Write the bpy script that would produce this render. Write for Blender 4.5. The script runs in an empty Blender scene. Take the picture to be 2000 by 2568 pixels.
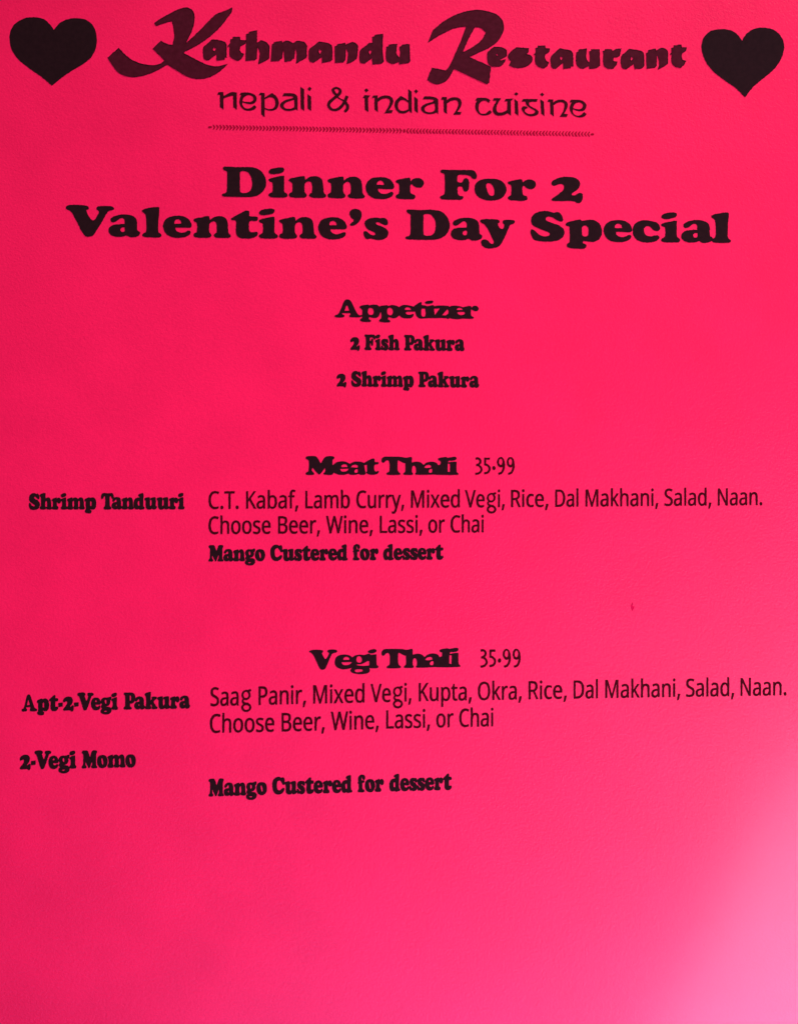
import bpy, bmesh, math, random, json
import numpy as np
from mathutils import Vector, Matrix
from mathutils.geometry import delaunay_2d_cdt

# ------------------------------------------------------------------ camera, light, exposure
SC = bpy.context.scene
COL = SC.collection
PX = 0.000105            # metres on the sheet per photograph pixel (frame 2000 x 2568)
CAMH = 0.36

cam_d = bpy.data.cameras.new('camera')
cam = bpy.data.objects.new('camera', cam_d); COL.objects.link(cam)
cam.location = (0, 0, CAMH); cam.rotation_euler = (0, 0, 0)
cam_d.sensor_fit = 'VERTICAL'; cam_d.sensor_height = 24; cam_d.sensor_width = 24
cam_d.lens = 24 * CAMH / (2568 * PX)
cam_d.clip_start = 0.01; cam_d.clip_end = 20
SC.camera = cam

world = bpy.data.worlds.new('World'); SC.world = world; world.use_nodes = True
bg = world.node_tree.nodes['Background']
bg.inputs['Color'].default_value = (1.0, 0.96, 0.95, 1); bg.inputs['Strength'].default_value = 0.05

def area(name, loc, target, size, size_y, power, color, shape='ELLIPSE', axis=(1, 0, 0), spread=180):
    d = bpy.data.lights.new(name, 'AREA'); d.shape = shape; d.size = size; d.size_y = size_y
    d.energy = power; d.color = color; d.spread = math.radians(spread)
    o = bpy.data.objects.new(name, d); COL.objects.link(o); o.location = loc
    z = (Vector(loc) - Vector(target)).normalized()          # lamp shines along its -Z
    x = Vector(axis); x = (x - z * x.dot(z)).normalized(); y = z.cross(x)
    o.rotation_euler = Matrix((x, y, z)).transposed().to_euler()
    return o
area('added_key_light', (0.66, 1.10, 0.42), (0.0, 0.14, 0), 0.4, 0.25, 0.59, (1.0, 0.95, 0.93), 'RECTANGLE', spread=18)  # added low key light; narrow beam keeps the lower left darker
area('window_lamp', (0.335, -0.262, 0.45), (0.15, -0.08, 0), 0.53, 0.285, 0.62, (0.84, 0.49, 0.76), axis=(0.55, 0.83, 0), spread=60)
area('added_sheen_light', (0.18, -0.49, 0.50), (0.13, -0.08, 0), 0.76, 0.64, 0.86, (0.60, 0.25, 1.0), spread=52)  # added broad dim light, no curtain there; widens the sheen along the bottom

SC.view_settings.view_transform = 'Standard'
SC.view_settings.look = 'None'
SC.view_settings.exposure = -0.10
SC.view_settings.gamma = 1.0
SC.view_settings.use_curve_mapping = False

# ------------------------------------------------------------------ materials
def new_mat(name):
    m = bpy.data.materials.new(name); m.use_nodes = True
    nt = m.node_tree
    return m, nt, nt.nodes['Principled BSDF']

def paper_material():
    m, nt, b = new_mat('fluorescent_paper')
    N, L = nt.nodes, nt.links
    tc = N.new('ShaderNodeTexCoord')
    def noise(scale, detail, rough=0.55, dist=0.0):
        n = N.new('ShaderNodeTexNoise'); n.inputs['Scale'].default_value = scale
        n.inputs['Detail'].default_value = detail; n.inputs['Roughness'].default_value = rough
        n.inputs['Distortion'].default_value = dist
        L.new(tc.outputs['Object'], n.inputs['Vector']); return n
    fibre = noise(1600, 3, 0.6, 0.6)
    cloud = noise(55, 3, 0.5)
    speck = noise(1500, 1)
    # dye takes a little unevenly (formation of the sheet)
    r = N.new('ShaderNodeValToRGB')
    r.color_ramp.elements[0].position = 0.38; r.color_ramp.elements[0].color = (0.90, 0.0045, 0.073, 1)
    r.color_ramp.elements[1].position = 0.62; r.color_ramp.elements[1].color = (1.0, 0.006, 0.083, 1)
    mx = N.new('ShaderNodeMath'); mx.operation = 'MULTIPLY_ADD'
    mx.inputs[1].default_value = 0.55
    m2 = N.new('ShaderNodeMath'); m2.operation = 'MULTIPLY'; m2.inputs[1].default_value = 0.45
    L.new(fibre.outputs['Fac'], m2.inputs[0])
    L.new(cloud.outputs['Fac'], mx.inputs[0]); L.new(m2.outputs[0], mx.inputs[2])
    L.new(mx.outputs[0], r.inputs['Fac']); L.new(r.outputs['Color'], b.inputs['Base Color'])
    b.inputs['Roughness'].default_value = 0.42
    b.inputs['Specular IOR Level'].default_value = 0.40
    b.inputs['Coat Weight'].default_value = 0.6          # calendered surface: faint second sheen
    b.inputs['Coat Roughness'].default_value = 0.18
    b1 = N.new('ShaderNodeBump'); b1.inputs['Strength'].default_value = 1.0; b1.inputs['Distance'].default_value = 0.00008
    L.new(fibre.outputs['Fac'], b1.inputs['Height'])
    b2 = N.new('ShaderNodeBump'); b2.inputs['Strength'].default_value = 0.6; b2.inputs['Distance'].default_value = 0.00006
    L.new(cloud.outputs['Fac'], b2.inputs['Height']); L.new(b1.outputs['Normal'], b2.inputs['Normal'])
    L.new(b2.outputs['Normal'], b.inputs['Normal'])
    return m

def ink_material(name, col, col2, rough=0.6, spec=0.04):
    m, nt, b = new_mat(name)
    N, L = nt.nodes, nt.links
    tc = N.new('ShaderNodeTexCoord')
    n = N.new('ShaderNodeTexNoise'); n.inputs['Scale'].default_value = 900; n.inputs['Detail'].default_value = 3
    L.new(tc.outputs['Object'], n.inputs['Vector'])
    r = N.new('ShaderNodeValToRGB')
    r.color_ramp.elements[0].position = 0.35; r.color_ramp.elements[0].color = (*col, 1)
    r.color_ramp.elements[1].position = 0.68; r.color_ramp.elements[1].color = (*col2, 1)
    L.new(n.outputs['Fac'], r.inputs['Fac']); L.new(r.outputs['Color'], b.inputs['Base Color'])
    b.inputs['Roughness'].default_value = rough
    b.inputs['Specular IOR Level'].default_value = spec
    bp = N.new('ShaderNodeBump'); bp.inputs['Strength'].default_value = 0.6; bp.inputs['Distance'].default_value = 0.00002
    L.new(n.outputs['Fac'], bp.inputs['Height']); L.new(bp.outputs['Normal'], b.inputs['Normal'])
    return m

M_PAPER = paper_material()
M_BLACK = ink_material('black_toner', (0.015, 0.0055, 0.0055), (0.019, 0.0068, 0.0068))
M_MAROON = ink_material('maroon_toner', (0.055, 0.0045, 0.0095), (0.072, 0.0065, 0.0135))
M_EDGE = ink_material('dark_maroon_toner', (0.022, 0.003, 0.005), (0.03, 0.004, 0.007))
M_TAG = ink_material('brown_black_toner', (0.028, 0.003, 0.005), (0.045, 0.004, 0.007))
M_THIN = ink_material('dark_red_toner', (0.040, 0.0012, 0.003), (0.056, 0.002, 0.005))
M_RULE = ink_material('thin_red_toner', (0.27, 0.002, 0.014), (0.36, 0.003, 0.022))
M_SCUFF = ink_material('scuff_dye', (0.55, 0.003, 0.05), (0.66, 0.004, 0.06))

# ------------------------------------------------------------------ the setting
def tag(o, label=None, cat=None, kind=None):
    if label: o['label'] = label
    if cat: o['category'] = cat
    if kind: o['kind'] = kind
    return o

def mesh_obj(name, verts, faces, mats, parent=None, smooth=False, mat_idx=None):
    me = bpy.data.meshes.new(name); me.from_pydata(verts, [], faces); me.update()
    for m in (mats if isinstance(mats, (list, tuple)) else [mats]): me.materials.append(m)
    if mat_idx is not None: me.polygons.foreach_set('material_index', mat_idx)
    if smooth: me.polygons.foreach_set('use_smooth', [True] * len(me.polygons))
    o = bpy.data.objects.new(name, me); COL.objects.link(o)
    if parent: o.parent = parent
    return o

mt, nt, b = new_mat('dark_wood_table')
wv = nt.nodes.new('ShaderNodeTexNoise'); wv.inputs['Scale'].default_value = 9; wv.inputs['Detail'].default_value = 6
mp = nt.nodes.new('ShaderNodeMapping'); mp.inputs['Scale'].default_value = (1, 14, 1)
tcn = nt.nodes.new('ShaderNodeTexCoord')
nt.links.new(tcn.outputs['Object'], mp.inputs['Vector']); nt.links.new(mp.outputs['Vector'], wv.inputs['Vector'])
rp = nt.nodes.new('ShaderNodeValToRGB')
rp.color_ramp.elements[0].color = (0.05, 0.026, 0.014, 1); rp.color_ramp.elements[1].color = (0.13, 0.07, 0.036, 1)
nt.links.new(wv.outputs['Fac'], rp.inputs['Fac']); nt.links.new(rp.outputs['Color'], b.inputs['Base Color'])
b.inputs['Roughness'].default_value = 0.4
bm = bmesh.new(); bmesh.ops.create_cube(bm, size=1, matrix=Matrix.Translation((0, 0, -0.0155)) @ Matrix.Diagonal((1.2, 0.8, 0.03, 1)))
bmesh.ops.bevel(bm, geom=bm.edges[:], offset=0.004, segments=2, affect='EDGES')
me = bpy.data.meshes.new('tabletop'); bm.to_mesh(me); bm.free(); me.materials.append(mt)
table = bpy.data.objects.new('tabletop', me); COL.objects.link(table)
tag(table, kind='structure')

# ------------------------------------------------------------------ the sheet
SW, SH, ST = 0.2159, 0.2794, 0.0001
def sheet_z(x, y):
    """gentle waves of a sheet lying loose on a table; its top edge curls up a little"""
    z = 0.00075 + 0.00030 * math.sin(31 * x + 17 * y + 0.6) + 0.00022 * math.sin(-22 * x + 41 * y + 2.1) \
        + 0.00009 * math.sin(70 * x + 52 * y)
    return z
def on_sheet(px, py, lift=0.0):
    x = (px - 1000) * PX; y = (1284 - py) * PX
    z = sheet_z(x, y) + lift
    k = (CAMH - z) / CAMH
    return (x * k, y * k, z)

flyer = bpy.data.objects.new('menu_flyer', None); COL.objects.link(flyer)
flyer.empty_display_size = 0.05
tag(flyer, 'bright pink paper restaurant flyer printed with black hearts and menu text', 'flyer')
nx, ny = 54, 70
V = []; F = []
for lay in (0, 1):
    for j in range(ny + 1):
        for i in range(nx + 1):
            x = -SW / 2 + SW * i / nx; y = -SH / 2 + SH * j / ny
            V.append((x, y, sheet_z(x, y) - (ST if lay else 0)))
n1 = (nx + 1) * (ny + 1)
for j in range(ny):
    for i in range(nx):
        a = j * (nx + 1) + i
        F.append((a, a + 1, a + nx + 2, a + nx + 1))
        F.append((n1 + a, n1 + a + nx + 1, n1 + a + nx + 2, n1 + a + 1))
rim = [i for i in range(nx + 1)] + [j * (nx + 1) + nx for j in range(1, ny + 1)] + \
      [ny * (nx + 1) + i for i in range(nx - 1, -1, -1)] + [j * (nx + 1) for j in range(ny - 1, 0, -1)]
r0 = len(V); nr = len(rim)                       # the cut edge has its own vertices, so it stays a crisp edge
for a in rim: V.append(V[a])
for a in rim: V.append(V[n1 + a])
for i in range(nr):
    k = (i + 1) % nr
    F.append((r0 + i, r0 + nr + i, r0 + nr + k, r0 + k))
sheet = mesh_obj('paper_sheet', V, F, M_PAPER, flyer, smooth=True)

# ------------------------------------------------------------------ outlines -> printed meshes
random.seed(4)
def parse(s):
    """'x,y x,y! | o x,y ...'  -> list of (is_hole, [(x, y, corner)])"""
    out = []
    for part in s.split('|'):
        tk = part.split(); hole = False
        if tk[0] == 'o': hole = True; tk = tk[1:]
        pts = []
        for t in tk:
            c = t.endswith('!'); x, y = t.rstrip('!').split(',')
            pts.append((float(x), float(y), c))
        out.append((hole, pts))
    return out
def smooth(pts, n=5, closed=True):
    k = len(pts); res = []
    P = [np.array(p[:2]) for p in pts]; C = [p[2] for p in pts]
    rng = range(k) if closed else range(k - 1)
    def tan(i):
        if not closed and i in (0, k - 1): return None
        t = P[(i + 1) % k] - P[i - 1]; l = np.linalg.norm(t)
        return t / l if l > 1e-9 else None
    for i in rng:
        a, c = P[i], P[(i + 1) % k]; d = np.linalg.norm(c - a)
        ta = None if C[i] else tan(i); tb = None if C[(i + 1) % k] else tan((i + 1) % k)
        h1 = a + (ta * d / 3 if ta is not None else (c - a) / 3)
        h2 = c - (tb * d / 3 if tb is not None else (c - a) / 3)
        m = 1 if (ta is None and tb is None) else n
        for q in range(m):
            t = q / m
            res.append(a * (1 - t) ** 3 + 3 * h1 * t * (1 - t) ** 2 + 3 * h2 * t * t * (1 - t) + c * t ** 3)
    if not closed: res.append(P[-1])
    return np.array(res)
def area2(p):
    x, y = p[:, 0], p[:, 1]
    return float(np.sum(x * np.roll(y, -1) - np.roll(x, -1) * y))
def orient(p, hole):
    return p[::-1] if (area2(p) > 0) == hole else p
def outset(p, ox, oy=None):
    """move an oriented outline outwards (holes shrink) by ox, oy pixels"""
    oy = ox if oy is None else oy
    q = p[np.linalg.norm(p - np.roll(p, 1, 0), axis=1) > 1e-6]
    e = np.roll(q, -1, 0) - q; e /= np.linalg.norm(e, axis=1)[:, None]
    n = np.stack([e[:, 1], -e[:, 0]], 1)
    m = n + np.roll(n, 1, 0); m /= np.maximum(np.linalg.norm(m, axis=1), 0.45)[:, None]
    return q + m * np.array([ox, oy])
def resample(p, step=3.0, jit=0.3):
    out = []
    for a, c in zip(p, np.roll(p, -1, 0)):
        m = max(1, int(np.linalg.norm(c - a) / step))
        for k in range(m): out.append(a + (c - a) * k / m)
    q = np.array(out)
    if jit: q = q + np.array([[random.gauss(0, jit), random.gauss(0, jit)] for _ in range(len(q))])
    return q
def stroke(pts, n=6):
    """variable width pen stroke: [(x, y, w)] -> closed outline"""
    c = smooth([(p[0], p[1], False) for p in pts], n, False)
    w = np.interp(np.linspace(0, len(pts) - 1, len(c)), range(len(pts)), [p[2] for p in pts]) / 2
    t = np.gradient(c, axis=0); t /= np.linalg.norm(t, axis=1)[:, None]
    nr = np.stack([-t[:, 1], t[:, 0]], 1) * w[:, None]
    return orient(np.concatenate([c + nr, (c - nr)[::-1]]), False)
def ellipse(cx, cy, rx, ry, hole=False, n=28):
    a = np.linspace(0, 2 * np.pi, n, endpoint=False)
    return orient(np.stack([cx + rx * np.cos(a), cy + ry * np.sin(a)], 1), hole)

def fill(contours):
    """non-zero fill of oriented outlines -> (points, triangles) in photograph pixels"""
    vs = []; es = []
    for p in contours:
        k = len(vs); vs += [Vector((float(a), float(c))) for a, c in p]
        es += [(k + i, k + (i + 1) % len(p)) for i in range(len(p))]
    vo, eo, fo, *_ = delaunay_2d_cdt(vs, es, [], 0, 1e-5)
    pts = np.array([(v.x, v.y) for v in vo]); tri = np.array([f for f in fo if len(f) == 3])
    cen = pts[tri].mean(1)
    wind = np.zeros(len(cen), int)
    for p in contours:
        lo, hi = p.min(0), p.max(0)
        ids = np.where((cen[:, 0] >= lo[0]) & (cen[:, 0] <= hi[0]) & (cen[:, 1] >= lo[1]) & (cen[:, 1] <= hi[1]))[0]
        if not len(ids): continue
        x = cen[ids, 0][:, None]; y = cen[ids, 1][:, None]
        a = p; c = np.roll(p, -1, 0)
        cr = (c[:, 0] - a[:, 0]) * (y - a[:, 1]) - (x - a[:, 0]) * (c[:, 1] - a[:, 1])
        up = (a[:, 1] <= y) & (c[:, 1] > y) & (cr > 0); dn = (a[:, 1] > y) & (c[:, 1] <= y) & (cr < 0)
        wind[ids] += up.sum(1) - dn.sum(1)
    return pts, tri[wind > 0]

def printed(name, layers, mats, label=None):
    """layers: [(contours, lift)], one material each; ink lies on the sheet's surface"""
    bm = bmesh.new(); lifts = []
    lay = bm.verts.layers.float.new('lift')
    for mi, (cons, lift) in enumerate(layers):
        pts, tri = fill(cons)
        vv = []
        for p in pts:
            v = bm.verts.new((p[0], p[1], 0)); v[lay] = lift; vv.append(v)
        for t in tri:
            try: f = bm.faces.new([vv[i] for i in t]); f.material_index = mi
            except ValueError: pass
    xs = [v.co.x for v in bm.verts]; ys = [v.co.y for v in bm.verts]
    for axis, (lo, hi) in enumerate(((min(xs), max(xs)), (min(ys), max(ys)))):
        for k in range(int(lo // 90) + 1, int(hi // 90) + 1):
            co = Vector((k * 90.0, 0, 0)) if axis == 0 else Vector((0, k * 90.0, 0))
            no = Vector((1, 0, 0)) if axis == 0 else Vector((0, 1, 0))
            bmesh.ops.bisect_plane(bm, geom=bm.verts[:] + bm.edges[:] + bm.faces[:], plane_co=co, plane_no=no)
    bmesh.ops.delete(bm, geom=[v for v in bm.verts if not v.link_faces], context='VERTS')
    for v in bm.verts: v.co = on_sheet(v.co.x, v.co.y, v[lay])
    bmesh.ops.recalc_face_normals(bm, faces=bm.faces[:])
    for f in bm.faces:
        f.normal_update()
        if f.normal.z < 0: f.normal_flip()
    me = bpy.data.meshes.new(name); bm.to_mesh(me); bm.free()
    for m in mats: me.materials.append(m)
    o = bpy.data.objects.new(name, me); COL.objects.link(o); o.parent = flyer
    if label: o['label'] = label
    return o
LIFT = 0.00006

# shapes traced in an enlargement: region origin and scale -> photograph pixels
def traced(s, ox, oy, sc, n=5):
    return [orient(smooth(p, n) / sc + np.array([ox, oy]), h) for h, p in parse(s)]
def rough(cons, jit=0.3, step=3.0): return [resample(c, step, jit) for c in cons]

# ------------------------------------------------------------------ hearts
HEART_A = "383,212! 430,160 490,135 560,130 620,145 665,185 688,250 685,330 655,400 600,450 500,510 430,560 370,610! 300,550 200,480 120,410 80,340 70,260 85,200 120,160 180,128 240,122 310,135 355,170"
HEART_B = "1303,290! 1330,245 1380,208 1440,196 1510,205 1565,240 1595,290 1600,350 1580,420 1530,490 1450,560 1380,620 1323,693! 1260,630 1190,580 1100,510 1045,440 1018,370 1016,310 1035,260 1080,220 1150,207 1220,215 1270,245"
printed('heart', [(rough(traced(HEART_A, 0, 0, 2.835)), LIFT)], [M_BLACK])
printed('heart', [(rough(traced(HEART_B, 1400, 0, 2.835)), LIFT)], [M_BLACK])

# ------------------------------------------------------------------ restaurant name (brush and blackletter)
NAME = [
 (0, 0, 2.835, ["1098,165! 1130,140 1200,100 1270,65 1325,52 1365,70 1384,110 1380,170 1360,230 1325,305! 1380,255 1440,195 1530,105 1590,80 1655,52! 1645,90 1600,150 1560,200 1480,270 1400,325 1350,350 1305,375! 1370,410 1450,450 1520,472 1570,467 1622,452! 1590,485 1530,530 1470,555 1410,562 1340,548 1270,510 1190,460! 1120,500 1050,530 960,548 890,540 835,510 800,465 765,410! 800,378 845,340! 900,395 960,435 1030,458 1100,462 1145,450 1170,430! 1130,390 1085,345! 1145,290! 1185,310 1225,320! 1238,270 1235,200 1222,150! 1170,165 1112,185!"]),
 (1000, 0, 2.835, ["205,305! 240,215! 300,165 380,115 460,85 550,70 620,78 690,100 735,145 745,190 735,240 700,295 640,340 500,405! 655,475! 640,590! 625,600! 390,490! 350,560 310,590 265,600 225,585 200,565! 235,480! 330,500! 355,475 400,380 440,290 475,190! 400,200 310,240 250,275 | o 455,370! 490,285 540,195! 580,200 615,230! 590,280 530,330"]),
 (500, 60, 8.505, ["75,560 95,480 160,430 270,325! 380,335 480,360 550,390 585,450! 585,690! 590,715! 545,725! 540,765! 370,785! 365,650! 200,775! 140,770 95,740 80,650 | o 300,500! 355,525! 325,585! 295,560!",
   "600,480! 660,400! 660,325! 710,320! 715,280! 870,275! 885,345! 1005,345! 985,420! 915,465! 870,480! 865,560 900,610 960,640! 900,740 830,790! 740,760 650,690 640,580 645,490!",
   "1000,210! 1050,205! 1060,165! 1235,135! 1230,400! 1310,345! 1400,375 1470,430 1500,480! 1490,740! 1350,820 1255,865! 1285,640 1270,560 1235,495! 1225,740! 1180,775! 985,790!"]),
 (660, 60, 8.505, ["185,430! 225,420! 230,385! 400,355! 410,400! 470,360 545,360 640,410! 720,360 800,365 880,390 935,460! 930,720! 820,780 700,850! 715,640 700,570 680,540! 668,745! 615,755! 600,790! 455,810! 440,620 425,550! 408,740! 360,755! 350,790! 165,800!",
   "975,560 1010,510 1080,460 1180,375! 1300,390 1390,410 1460,460 1475,500! 1480,760! 1430,800! 1250,835! 1255,710! 1070,830! 1010,810 975,770 970,650 | o 1190,540! 1250,575! 1210,640! 1180,600!"]),
 (850, 60, 8.505, ["-96,480! -50,470! -40,430! 135,400! 145,440! 260,390 340,400 395,450 408,500! 385,740! 280,810 160,860! 185,700 185,600 150,530! 140,770! 90,820! -85,835!",
   "705,280! 755,265! 760,235! 940,210! 930,560 955,800! 905,850! 710,865! 705,730! 550,850! 470,835 440,800 435,650 445,580 490,520 560,470 640,400! 715,405! | o 650,555! 695,575! 660,655! 640,620!",
   "1005,490! 1045,480! 1060,440! 1245,420! 1225,560 1230,640 1285,720! 1300,600 1280,490! 1330,475! 1340,440! 1505,430! 1515,805! 1470,840! 1290,865! 1275,810! 1160,860! 1080,840 1010,780 995,640"]),
 (1200, 90, 8.505, ["175,360! 200,335 260,280 320,230! 450,235 540,260 600,310! 600,420! 590,435! 450,512! 470,525! 580,490! 545,570 480,640 420,660 280,660! 200,600 180,500 | o 370,400! 395,380! 412,410! 390,432!",
   "620,440 640,380 720,300 815,240! 940,255 1075,260! 1050,360! 1015,385! 1100,410 1140,450 1145,510 1110,580 1020,650 880,685 760,680 640,630! 690,545! 640,500",
   "1165,395! 1205,350! 1205,260! 1250,250! 1255,210! 1415,205! 1420,260! 1515,265! 1500,345! 1420,400! 1410,460 1440,530 1500,560! 1460,640 1380,700! 1290,670 1210,600 1195,500 1200,410!"]),
 (1360, 90, 8.505, ["165,480 190,420 270,345 365,262! 480,285 590,310 640,360 650,420! 655,650! 610,660! 600,690! 440,710! 435,580! 275,705! 200,685 170,590 | o 375,440! 425,465! 395,525! 375,500!",
   "715,345! 755,335! 765,290! 945,265! 930,400 935,490 985,570! 1000,500 990,330! 1030,320! 1035,285! 1215,285! 1225,640! 1150,690! 1000,710! 985,645! 860,705! 780,685 720,610 710,480",
   "1285,320! 1320,315! 1325,280! 1475,285! 1490,325! 1560,275! 1675,265! 1640,430! 1580,460! 1510,460! 1510,540! 1590,545! 1570,620 1500,700! 1400,705 1320,660 1290,600"]),
 (1540, 90, 8.505, ["130,500 160,410 240,340 310,275! 430,290 540,310 610,350 630,420! 635,640! 590,690! 430,715! 405,600! 250,715! 170,690 135,610 | o 345,440! 395,470! 360,530! 345,500!",
   "670,370! 705,350! 715,300! 875,268! 885,310! 980,260 1070,265 1140,320! 1140,590! 1050,660 915,725! 945,620 940,520 905,410! 895,630! 860,680! 685,705!",
   "1180,390! 1215,355! 1210,260! 1255,250! 1265,200! 1420,185! 1435,240! 1540,245! 1520,320! 1440,375! 1430,450 1460,510 1530,530! 1470,630 1395,690! 1290,660 1215,580 1215,400!"]),
]
KAT, RES = [], []
for gi, (ox, oy, sc, gl) in enumerate(NAME):
    for s in gl: (KAT if gi in (0, 2, 3, 4) else RES).extend(traced(s, ox, oy, sc))
for cons, what in ((KAT, 'dark maroon blackletter word with a tall brushed K'), (RES, 'dark maroon blackletter word with a tall brushed R')):
    edge = rough(cons, 0.32)
    face = [resample(outset(c, -1.7) + np.array([-1.2, 1.0]), 4.0, 0.3) for c in cons]
    printed('restaurant_name', [(edge, LIFT), (face, LIFT + 0.00003)], [M_EDGE, M_MAROON], what)

# ------------------------------------------------------------------ tagline (uncial lettering)
TAGL = [
 (530, 200, ["130,320! 150,265! 262,262! 262,345! 420,265 470,260! 545,275! 545,638! 470,590! 465,345! 430,340 262,400! 262,640! 185,580! 185,320!",
   "600,325! 630,275! 760,268 860,285 940,335 968,400 955,460 910,505 820,518 740,505 660,478! 668,540 700,590 760,615 830,605 880,570 920,542! 960,578! 945,610 890,645 810,660 720,650 650,600 608,530 600,450 618,370 640,325! | o 665,458! 680,400 715,358 780,330 845,338 892,375 898,420 868,460 810,475 740,470",
   "1010,330! 1040,280! 1138,280! 1138,380! 1210,330 1300,280! 1360,330 1410,385 1438,460 1438,530 1410,600 1350,645 1270,660 1190,650 1140,625! 1138,800! 1065,740! 1062,330! | o 1140,420! 1200,385 1265,372 1320,390 1355,440 1365,510 1350,570 1310,610 1250,625 1190,618 1140,598!"]),
 (690, 200, ["150,350! 185,285! 320,285 420,305 470,350 480,400! 480,655! 430,635! 380,655 290,665 200,650 130,605 105,555 115,510 170,460 260,420 350,395 385,375! 370,358 300,350! | o 405,430! 300,460 220,495 185,540 190,580 230,610 290,618 350,610 400,585 410,560!",
   "540,150! 620,205! 620,665! 545,610!",
   "690,300! 768,360! 770,665! 692,615! | 735,148! 782,190! 735,240! 685,195!"]),
 (890, 200, ["165,380! 200,330! 325,330! 280,395! 285,690! 210,635! 205,390! | 240,180! 290,225! 240,270! 195,225!",
   "360,385! 385,335! 485,335! 485,400! 560,350 650,332 730,345 790,385 815,440 805,510 770,580 715,650! 810,652! 780,712! 625,712! 670,640 720,550 742,480 735,430 700,405 640,398 560,420 485,475! 490,690! 415,635! 415,385!",
   "975,342! 1050,385 1135,440! 1132,195! 1205,255! 1212,715! 1150,665! 1090,705 1010,718 940,705 880,650 848,580 845,500 870,440 920,390 | o 1135,490! 1075,450 1015,430 960,450 925,500 918,560 930,620 970,655 1030,665 1090,650 1140,625!",
   "1260,358! 1335,410! 1340,715! 1268,655! | 1300,205! 1345,245! 1300,290! 1255,245!"]),
 (1030, 205, ["250,375! 285,312! 420,312 520,335 575,375 582,410! 582,690! 540,660! 480,682 390,690 300,675 235,625 215,580 230,530 290,480 380,450 460,425 490,405! 470,385 400,375! | o 505,465! 400,490 320,530 290,575 305,620 350,645 410,650 470,635 505,605 515,570!",
   "640,380! 665,325! 765,325! 765,390! 840,345 920,330 1000,340 1060,380 1080,440 1070,510 1035,580 985,640! 1075,645! 1055,702! 900,702! 950,630 990,550 1008,480 1000,430 970,400 920,395 840,415 765,465! 770,685! 700,645! 695,385!"]),
 (1180, 210, ["95,355! 130,300! 280,300 360,315 415,355! 380,412! 330,370 270,362 210,390 175,450 165,520 175,580 210,630 260,642 320,630 370,590 405,560! 450,605! 420,640 350,668 270,678 190,655 130,600 98,530 95,450 115,390 135,362!",
   "465,360! 490,308! 645,305! 590,400 555,470 545,540 560,590 600,612 660,610 720,590 775,555! 775,375! 715,375! 745,320! 905,315! 855,375! 855,680! 780,630! 720,660 640,680 550,675 490,630 468,570 475,500 510,430 545,365!",
   "930,325! 1005,380! 1015,685! 940,630! | 968,178! 1015,215! 970,258! 920,218!",
   "1080,380! 1115,325! 1425,325! 1400,385! 1250,388! 1242,430 1260,470 1320,505 1390,540 1440,590 1440,630 1410,665 1340,690 1250,690 1170,660 1110,600 1080,545 1090,500 1120,480 1180,485 1215,515! 1180,530 1150,560 1160,600 1210,635 1280,645 1340,630 1370,590 1340,560 1270,520 1200,470 1170,420 1165,382!",
   "1478,330! 1555,380! 1572,690! 1500,640! | 1518,185! 1565,228! 1520,270! 1470,230!"]),
 (1300, 210, ["605,385! 640,330! 735,335! 735,400! 800,355 880,338 960,345 1020,385 1045,440 1035,510 1000,580 965,640! 1050,648! 1020,708! 870,708! 920,630 955,560 972,480 965,425 930,400 870,398 800,420 740,465! 748,700! 672,640! 665,390!",
   "1080,395! 1110,340! 1240,340 1340,355 1410,400 1440,450 1432,515 1390,570 1310,585 1230,575 1155,545! 1150,590 1170,640 1220,675 1280,680 1340,655 1390,600! 1445,645! 1410,690 1340,715 1260,715 1180,685 1115,620 1085,540 1095,460 1125,405! | o 1155,515! 1175,460 1220,415 1290,400 1345,425 1365,470 1345,520 1300,542 1220,538"]),
]
tg = []
for ox, oy, gl in TAGL:
    for s in gl: tg += traced(s, ox, oy, 8.505)
amp = [stroke([(1530, 345, 70), (1490, 450, 66), (1420, 560, 64), (1330, 630, 60), (1240, 642, 46), (1165, 600, 60), (1140, 535, 68), (1165, 475, 70), (1235, 410, 64), (1310, 350, 62), (1372, 285, 72), (1385, 225, 60), (1335, 182, 44), (1275, 178, 46), (1235, 215, 62), (1255, 270, 60), (1320, 345, 40)]),
       stroke([(1310, 345, 26), (1350, 385, 26), (1400, 415, 24), (1460, 448, 34), (1510, 500, 60), (1542, 560, 68), (1535, 620, 68), (1480, 685, 60)])]
tg += [a / 8.505 + np.array([690, 200]) for a in amp]
printed('tagline', [(rough(tg, 0.2, 2.5), LIFT)], [M_TAG])

# ------------------------------------------------------------------ decorative rule of small chevrons
ch = []
ry = lambda x: np.interp(x, [533, 1013, 1484], [319.0, 328.0, 336.6])
for s, xs in ((1, np.linspace(537.2, 1004.4, 57)), (-1, np.linspace(1021.6, 1475.0, 57))):
    for x in xs:
        y = float(ry(x)); j = lambda a=0.35: random.gauss(0, a)
        p = [(x - 4 * s + j(), y - 6.4 + j()), (x - .8 * s + j(), y - 6.1), (x + 4 * s + j(.2), y + j()), (x - .8 * s + j(), y + 6.1),
             (x - 4 * s + j(), y + 6.5 + j()), (x - .7 * s + j(.2), y + j(.2))]
        ch.append(orient(np.array(p), False))
ch.append(ellipse(1013.1, 328, 2.9, 4.8))
ch.append(ellipse(527.0, 318.8, 4.9, 2.4)); ch.append(ellipse(1484.2, 336.8, 4.6, 2.6))
printed('decorative_rule', [(ch, LIFT)], [M_RULE], 'thin dark red row of tiny chevrons meeting at a dot')

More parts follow.
